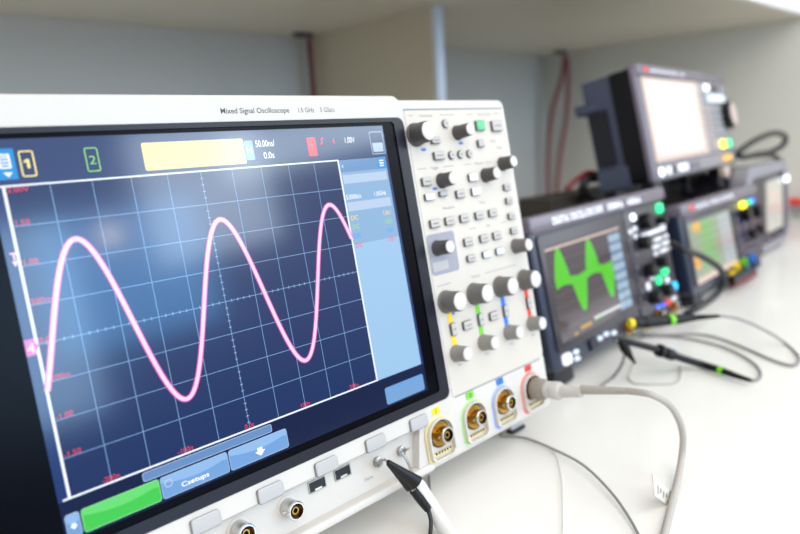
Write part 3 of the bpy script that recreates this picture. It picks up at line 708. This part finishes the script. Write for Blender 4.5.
# ---- raised analyzer on the others
F5 = Frame((841.9, 109, 80), math.radians(7), math.radians(11.8), (237, 0, -50))
r5 = empty('spectrum_analyzer', F5.loc, F5.rot, 'dark analyzer with a blank bright white screen, raised on top of the other instruments', 'analyzer')
m = F5.mb(); m.rr(0, 0, 475, 174, 8, -9, -.5, 'slate', bev=4); m.rr(2, 4, 472, 171, 6, -40, -9, 'black_gloss')
m.rr(4, 22, 470, 170, 4, -84, -40, 'navy_grey'); m.rr(0, 0, 472, 34, 4, -84, -36, 'navy_grey')
m.rr(-2, 40, 3.6, 122, 2, -78, -52, 'navy_dark'); m.build('housing', r5)
m = F5.mb(); m.rr(-4, 122, 6, 138, 3, -94, -60, 'navy_grey'); m.rr(466, 122, 478, 138, 3, -94, -60, 'navy_grey'); m.rr(-4, 122, 478, 138, 3, -98, -92, 'navy_grey'); m.build('carrying_handle', r5)
m = F5.mb(); m.rr(2, 157, 473, 175, 4, -10, 3, 'slate', bev=3); br = m.build('top_bar', r5, 'grey strip with a red mark and white lettering')
m = F5.mb(); m.rr(28, 163, 46, 169, 1, 2.5, 3.3, 'red'); m.build('red_mark', br); m = F5.mb(); m.text('SPECTRUM ANALYZER 1.5 GHz', 56, 163, 5, 3.2, 'white_print', bold=.02, sx=1.7); m.build('printing', br)
m = F5.mb(); m.rr(16, 28, 296, 156, 5, -1, 1.6, 'ivory', bev=1); m.rr(296, 26, 468, 156, 4, -1, 1.2, 'silver_grey', bev=.6); m.build('front_panel', r5)
m = F5.mb(); m.rr(27, 37, 268, 150, 3, 1.4, 1.9, 't_white'); m.build('display', r5, 'blank bright white screen')
for k in range(7): btn_b(F5, r5, 282, 46 + k * 15, 18, 9, 'ivory', z=3); 
for k in range(7): btn_b(F5, r5, 318, 40 + k * 11, 20, 5, 'ivory')
btn_b(F5, r5, 342, 147, 26, 11, 'led_white'); btn_b(F5, r5, 398, 146, 36, 9, 'port_black'); btn_b(F5, r5, 395, 128, 110, 13, 'led_soft', 'long pale lit key row')
knob_b(F5, r5, 436, 94, 26, 18, 'black_gloss', 'ivory')
for i in range(3):
    for j in range(4): btn_b(F5, r5, 350 + i * 26, 70 + j * 12, 17, 7, 'softkey')
btn_b(F5, r5, 388, 41, 34, 15, 'led_yellow', 'bright yellow lit key'); btn_b(F5, r5, 432, 41, 28, 15, 'led_green', 'bright green lit key')
btn_b(F5, r5, 350, 42, 26, 14, 'ivory')
m = F5.mb(); m.rr(14, 4, 462, 24, 3, -1, 1.6, 'silver_grey', bev=.8); m.build('lower_strip', r5)
for x, w, mt in ((26, 16, 'led_white'), (60, 20, 'white_print'), (84, 22, 'port_black'), (128, 50, 'white_print'), (190, 60, 'slate'), (384, 22, 'led_orange'), (418, 22, 'led_orange')): btn_b(F5, r5, x, 14, w, 12, mt)
for x in (24, 372):
    for z in (-14, -72):
        m = F5.mb(); m.rr(x - 16, -14, x + 16, 6, 4, z - 10, z + 8, 'black_gloss')
        m.lathe_axis((x, -38, z), (0, 1, 0), [(9, 0), (10, 3), (7, 8), (7, 26)], 'foot_rubber', 16); m.build('foot', r5)
m = F5.mb(); m.lathe(372, -12, [(12, -8), (12, 4), (9, 6)], 'ivory', 20); m.build('locking_knob', r5)

# ---- brown-black case behind the second oscilloscope
bx = at(552, 200, y=244); top_z = bx.z
cs = empty('equipment_case', wm((bx.x + 310, 275, ZB)), (0, 0, 0), 'long plain dark brown case behind the green wave oscilloscope and raised analyzer', 'case')
m = MB(); m.box(bx.x, 245, ZB, bx.x + 620, 306, top_z - 26, 'brown_case'); child(m, 'body', cs)
m = MB(); m.box(bx.x - 1, 244, top_z - 25, bx.x + 621, 307, top_z, 'brown_case'); child(m, 'lid', cs)

# ---- red and grey trunking on the right wall, cable loops
m = MB(); m.box(WX - 26, -200, at(790, 209, x=WX).z, WX - .5, 245, at(790, 206, x=WX).z + 6, 'silver_grey')
m.box(WX - 24, -200, at(790, 204.5, x=WX).z, WX - .5, 245, at(790, 198, x=WX).z, 'red')
tag(m.build('wall_trunking'), 'red topped grey cable trunking on the right wall behind the farthest instrument', 'trunking')
def cable(pts, r, mt, lab, cat='cable', name='cable', grp=None):
    return tag(MB().tube(pts, r, mt, 10).build(name), lab, cat, grp)
cable([at(785, 172, y=178), at(782, 163, y=184), at(772, 155.5, y=184), at(755, 155.5, y=178), at(742, 157, y=172), at(738, 153, y=170), at(748, 145, y=172), at(760, 138, y=176), at(775, 133, y=182), at(785.5, 137, y=190), at(782, 146, y=196), at(770, 152, y=204), at(757, 154, y=210)], 6.5, 'cable_black', 'black cable looping up from the top of the farthest instrument', name='cable_loop')
cable([at(600, 175, y=215), at(588, 173, y=222), at(578, 179, y=228), at(571, 185, y=232), at(566, 190, y=236)], 4.5, 'cable_red', 'short dark red cable rising behind the raised analyzer', name='red_cable')
cable([at(597, 178, y=212), at(587, 180, y=220), at(583, 188, y=224), at(587, 196, y=226), at(600, 199, y=224)], 7, 'cable_black', 'black power cable curling at the rear left of the raised analyzer')
cable([at(672, 243, y=40), at(683, 250, y=16), at(697, 254, y=8), at(710, 261, y=2), at(720, 269, y=-2), at(724, 279, y=-2), at(719, 292, y=2), at(706, 303, y=6), at(694, 310, y=10), at(684, 315, y=20)], 4.2, 'cable_black', 'black cable looping in front of the olive green screen')

# ---- probes on the bench in front of the second oscilloscope
def probe(pts, lab, gpx, ypl, rbody, cabpts, rc, cabm):
    base = pts[0]
    r = empty('oscilloscope_probe', wm((base.x, base.y, ZB)), (0, 0, 0), lab, 'probe')
    child(MB().tube(pts, rbody, 'rubber_black', 14), 'probe_body', r)
    for a, bq, rr_ in gpx:
        pass
    child(MB().tube(cabpts, rc, cabm, 10), 'cable', r)
    return r
# probe A: plugged in at the lower right, pale return cable
A = [W2 for W2 in (ab(633, 323, 6, 6.5), ab(645, 322, 0, 6.5), ab(660, 321, -8, 6.5), ab(680, 319, -20, 6.5), ab(696, 317.6, -32, 6.5), ab(708, 316.8, -44, 6.5), ab(719, 316, -54, 6.5))]
ra = probe(A, 'black probe with a green ring plugged into the navy oscilloscope, cable looping far right', [], 0, [6.4, 6.6, 6.3, 5.6, 3.4, 2.4, 1.8],
           [ab(719, 316, -54, 2), ab(735, 318, -60, 2), ab(752, 324, -68, 2), ab(770, 333, -78, 2), ab(785, 343, -88, 2), ab(797, 354, -100, 2), ab(799, 360, -106, 2), at(795, 365, z=ZB + 2), at(786, 364.5, z=ZB + 2), at(770, 359, z=ZB + 2), at(752, 351, z=ZB + 2), at(730, 342, z=ZB + 2), at(710, 336, z=ZB + 2), at(690, 334, z=ZB + 2), at(668, 335, z=ZB + 2), at(640, 334, z=ZB + 2)], 1.5, 'cable_greydark')
def band(par, a, b, rad, mt, lab):
    d = (b - a); child(MB().lathe_axis(a, d, [(rad * .96, 0), (rad, .6), (rad, d.length - .6), (rad * .96, d.length)], mt, 18), 'ring_band', par, lab)
band(ra, ab(669, 320.2, -14, 6.5), ab(673.6, 319.6, -17, 6.5), 6.3, 'grip_green', 'green marker ring')
band(ra, ab(629, 323.5, 8, 6.5), ab(633.5, 323, 5, 6.5), 5.4, 'yellow', 'yellow marker ring')
band(ra, ab(643, 322.2, 1, 6.5), ab(648, 321.8, -2, 6.5), 7.2, 'rubber_black', 'black ribbed collar')
# probe B: lower, with collars and green ring
B = [ab(614, 339, 10, 6.5), ab(630, 342.5, -2, 6.5), ab(650, 347.5, -14, 6.5), ab(661, 351, -20, 6.5), ab(675, 356, -28, 6.5), ab(700, 364, -44, 6.5), ab(721, 370.5, -58, 6.5), ab(738, 376.5, -70, 6.5), ab(751, 380.4, -80, 6.5)]
rb = probe(B, 'black probe with two round collars and a green ring lying lowest on the bench', [], 0, [2.8, 3.4, 3.8, 4.0, 4.2, 4.2, 4.0, 3.0, 2.0],
           [ab(750, 380.2, -79, 2), ab(756, 380, -84, 2), ab(760.5, 376, -86, 2), ab(759, 369, -82, 2), at(750, 360.5, z=ZB + 2), at(733, 351, z=ZB + 2), at(715, 344.5, z=ZB + 2), at(696, 340, z=ZB + 2), at(680, 337.4, z=ZB + 2), at(660, 336, z=ZB + 2), at(640, 337, z=ZB + 2)], 1.4, 'cable_greydark')
band(rb, ab(658.5, 350.2, -18.6, 6.5), ab(662.5, 351.6, -20.6, 6.5), 7.2, 'rubber_black', 'black finger guard')
band(rb, ab(665.5, 352.6, -22, 6.5), ab(673, 355.4, -26.6, 6.5), 6.4, 'rubber_black', 'black finger guard')
band(rb, ab(719, 369.8, -56.5, 6.5), ab(723.6, 371.4, -60, 6.5), 4.5, 'grip_green', 'green marker ring')
# black ground clip and lead
gk = empty('ground_clip', wm((560, 10, ZB)), (0, 0, 0), 'small black ground clip hanging below the navy oscilloscope with a curved lead', 'clip')
k0, k1 = ab(620, 341, 6, 6.5), ab(635, 363.5, -22, 6.5)
child(MB().tube([k0, k0 + (k1 - k0) * .35, k0 + (k1 - k0) * .75, k1], [3.0, 5.4, 2.6, 1.3], 'rubber_black', 12), 'clip_body', gk)
child(MB().tube([ab(615, 339.5, 8, 2), ab(622, 346, 4, 2), ab(624.5, 354, 0, 2), ab(621.5, 365, -2, 2), at(613, 377, z=ZB + 2), at(603, 384.5, z=ZB + 2), at(596, 389, z=ZB + 2)], 1.7, 'cable_greydark', 8), 'lead', gk)
cable([ab(633, 363, -22, 6.5), at(629.5, 372, z=ZB + 1.2), at(628.8, 379, z=ZB + 1.2), at(636, 383.6, z=ZB + 1.2), at(655, 384.2, z=ZB + 1.2), at(673, 383.6, z=ZB + 1.2), at(680, 378, z=ZB + 1.2), at(680, 366, z=ZB + 1.2)], .8, 'cable_grey', 'very thin grey wire bent into a square loop on the bench', name='loose_wire')
# flat red and black case lying in front of the third oscilloscope
q0 = at(738, 283, z=ZB); m = MB()
rc_ = empty('probe_adapter', wm((q0.x, q0.y, ZB)), (0, 0, 0), 'small red and black adapter lying before the coloured inputs of the grey oscilloscope', 'adapter')
g0, g1 = at(732, 284, z=ZB + 9), at(754, 273, z=ZB + 9)
child(MB().tube([g0, g0 + (g1 - g0) * .5, g1], [6, 7, 6], 'cable_red', 14), 'red_body', rc_)
child(MB().tube([at(731, 280, z=ZB + 24), at(752, 270, z=ZB + 24)], 6.5, 'rubber_black', 12, smooth=False), 'black_body', rc_)

# ================================================================ LIGHT
w = bpy.data.worlds.new('room'); bpy.context.scene.world = w; w.use_nodes = True
nt = w.node_tree; bg = nt.nodes['Background']
tc = nt.nodes.new('ShaderNodeTexCoord'); sp = nt.nodes.new('ShaderNodeSeparateXYZ'); rp = nt.nodes.new('ShaderNodeValToRGB')
mp = nt.nodes.new('ShaderNodeMapRange'); mp.inputs[1].default_value = -1; mp.inputs[2].default_value = 1
nt.links.new(tc.outputs['Generated'], sp.inputs[0]); nt.links.new(sp.outputs['Z'], mp.inputs[0]); nt.links.new(mp.outputs[0], rp.inputs['Fac']); nt.links.new(rp.outputs['Color'], bg.inputs['Color'])
cr = rp.color_ramp
cr.elements[0].position = 0.0; cr.elements[0].color = (.12, .12, .13, 1)
cr.elements[1].position = 1.0; cr.elements[1].color = (1, 1, 1, 1)
e = cr.elements.new(.46); e.color = (.14, .15, .18, 1)
e = cr.elements.new(.56); e.color = (.84, .87, .93, 1)
e = cr.elements.new(.72); e.color = (1.05, 1.06, 1.08, 1)
bg.inputs['Strength'].default_value = 1.0
def area(name, loc, target, sx, sy, power, col):
    l = bpy.data.lights.new(name, 'AREA'); l.shape = 'RECTANGLE'; l.size = sx; l.size_y = sy; l.energy = power; l.color = col
    o = bpy.data.objects.new(name, l); C.objects.link(o); o.location = loc
    o.rotation_euler = (Vector(target) - Vector(loc)).to_track_quat('-Z', 'Y').to_euler(); return o
area('unseen_overhead_light', (.6, -1.1, 2.0), (.6, -.2, 0), 2.4, .9, 15, (1, .98, .95))
area('unseen_overhead_light', (-1.0, -2.2, 1.7), (1.9, .4, .2), 1.6, .9, 24, (1, .98, .94))  # unseen fill light added to brighten the right wall
area('room_window', (3.0, -1.6, .9), (.4, .1, .1), 1.6, 1.2, 16, (.86, .93, 1))
area('screen_reflection_light', (1.42, -2.5, 1.0), (.1, 0, .15), .6, .66, 10, (.72, .87, 1))  # unseen panel added for the pale haze reflected in mid-screen
area('screen_reflection_light', (.46, -2.5, .50), (.1, 0, .15), .55, .80, 10, (.44, .72, 1))  # added out of view for the light blob at the screen's left
area('screen_glare_strip', (2.2, -2.5, 1.24), (.2, 0, .2), 1.15, .26, 7, (.78, .95, 1))  # unseen strip added for the bright glare along the screen top
area('screen_reflection_light', (1.0, -2.6, .66), (.1, 0, .15), .7, .6, 9, (.16, .52, 1))  # added blue panel, its reflection tints the left middle of the screen
area('bulb_light', (.92, -2.5, .825), (.1, 0, .2), .06, .06, .4, (1, .72, .45))

# ================================================================ CAMERA
cam = bpy.data.cameras.new('camera'); co = bpy.data.objects.new('camera', cam); C.objects.link(co)
R = Matrix((M.col[0], M.col[1], M.col[2])).transposed()
R = Matrix(((M[0][0], M[0][1], M[0][2]), (M[1][0], M[1][1], M[1][2]), (M[2][0], M[2][1], M[2][2])))
co.matrix_world = Matrix.Translation(wm(CAM)) @ R.to_4x4()
cam.sensor_width = 36; cam.sensor_fit = 'HORIZONTAL'; cam.lens = FPX / 800 * 36
cam.clip_start = .01; cam.clip_end = 50
cam.dof.use_dof = True; cam.dof.focus_distance = .405; cam.dof.aperture_fstop = 4.6; cam.dof.aperture_blades = 0
sc = bpy.context.scene
sc.camera = co
sc.view_settings.view_transform = 'Standard'; sc.view_settings.look = 'None'; sc.view_settings.gamma = 1; sc.view_settings.exposure = .1
sc.cycles.use_denoising = True; sc.cycles.max_bounces = 8
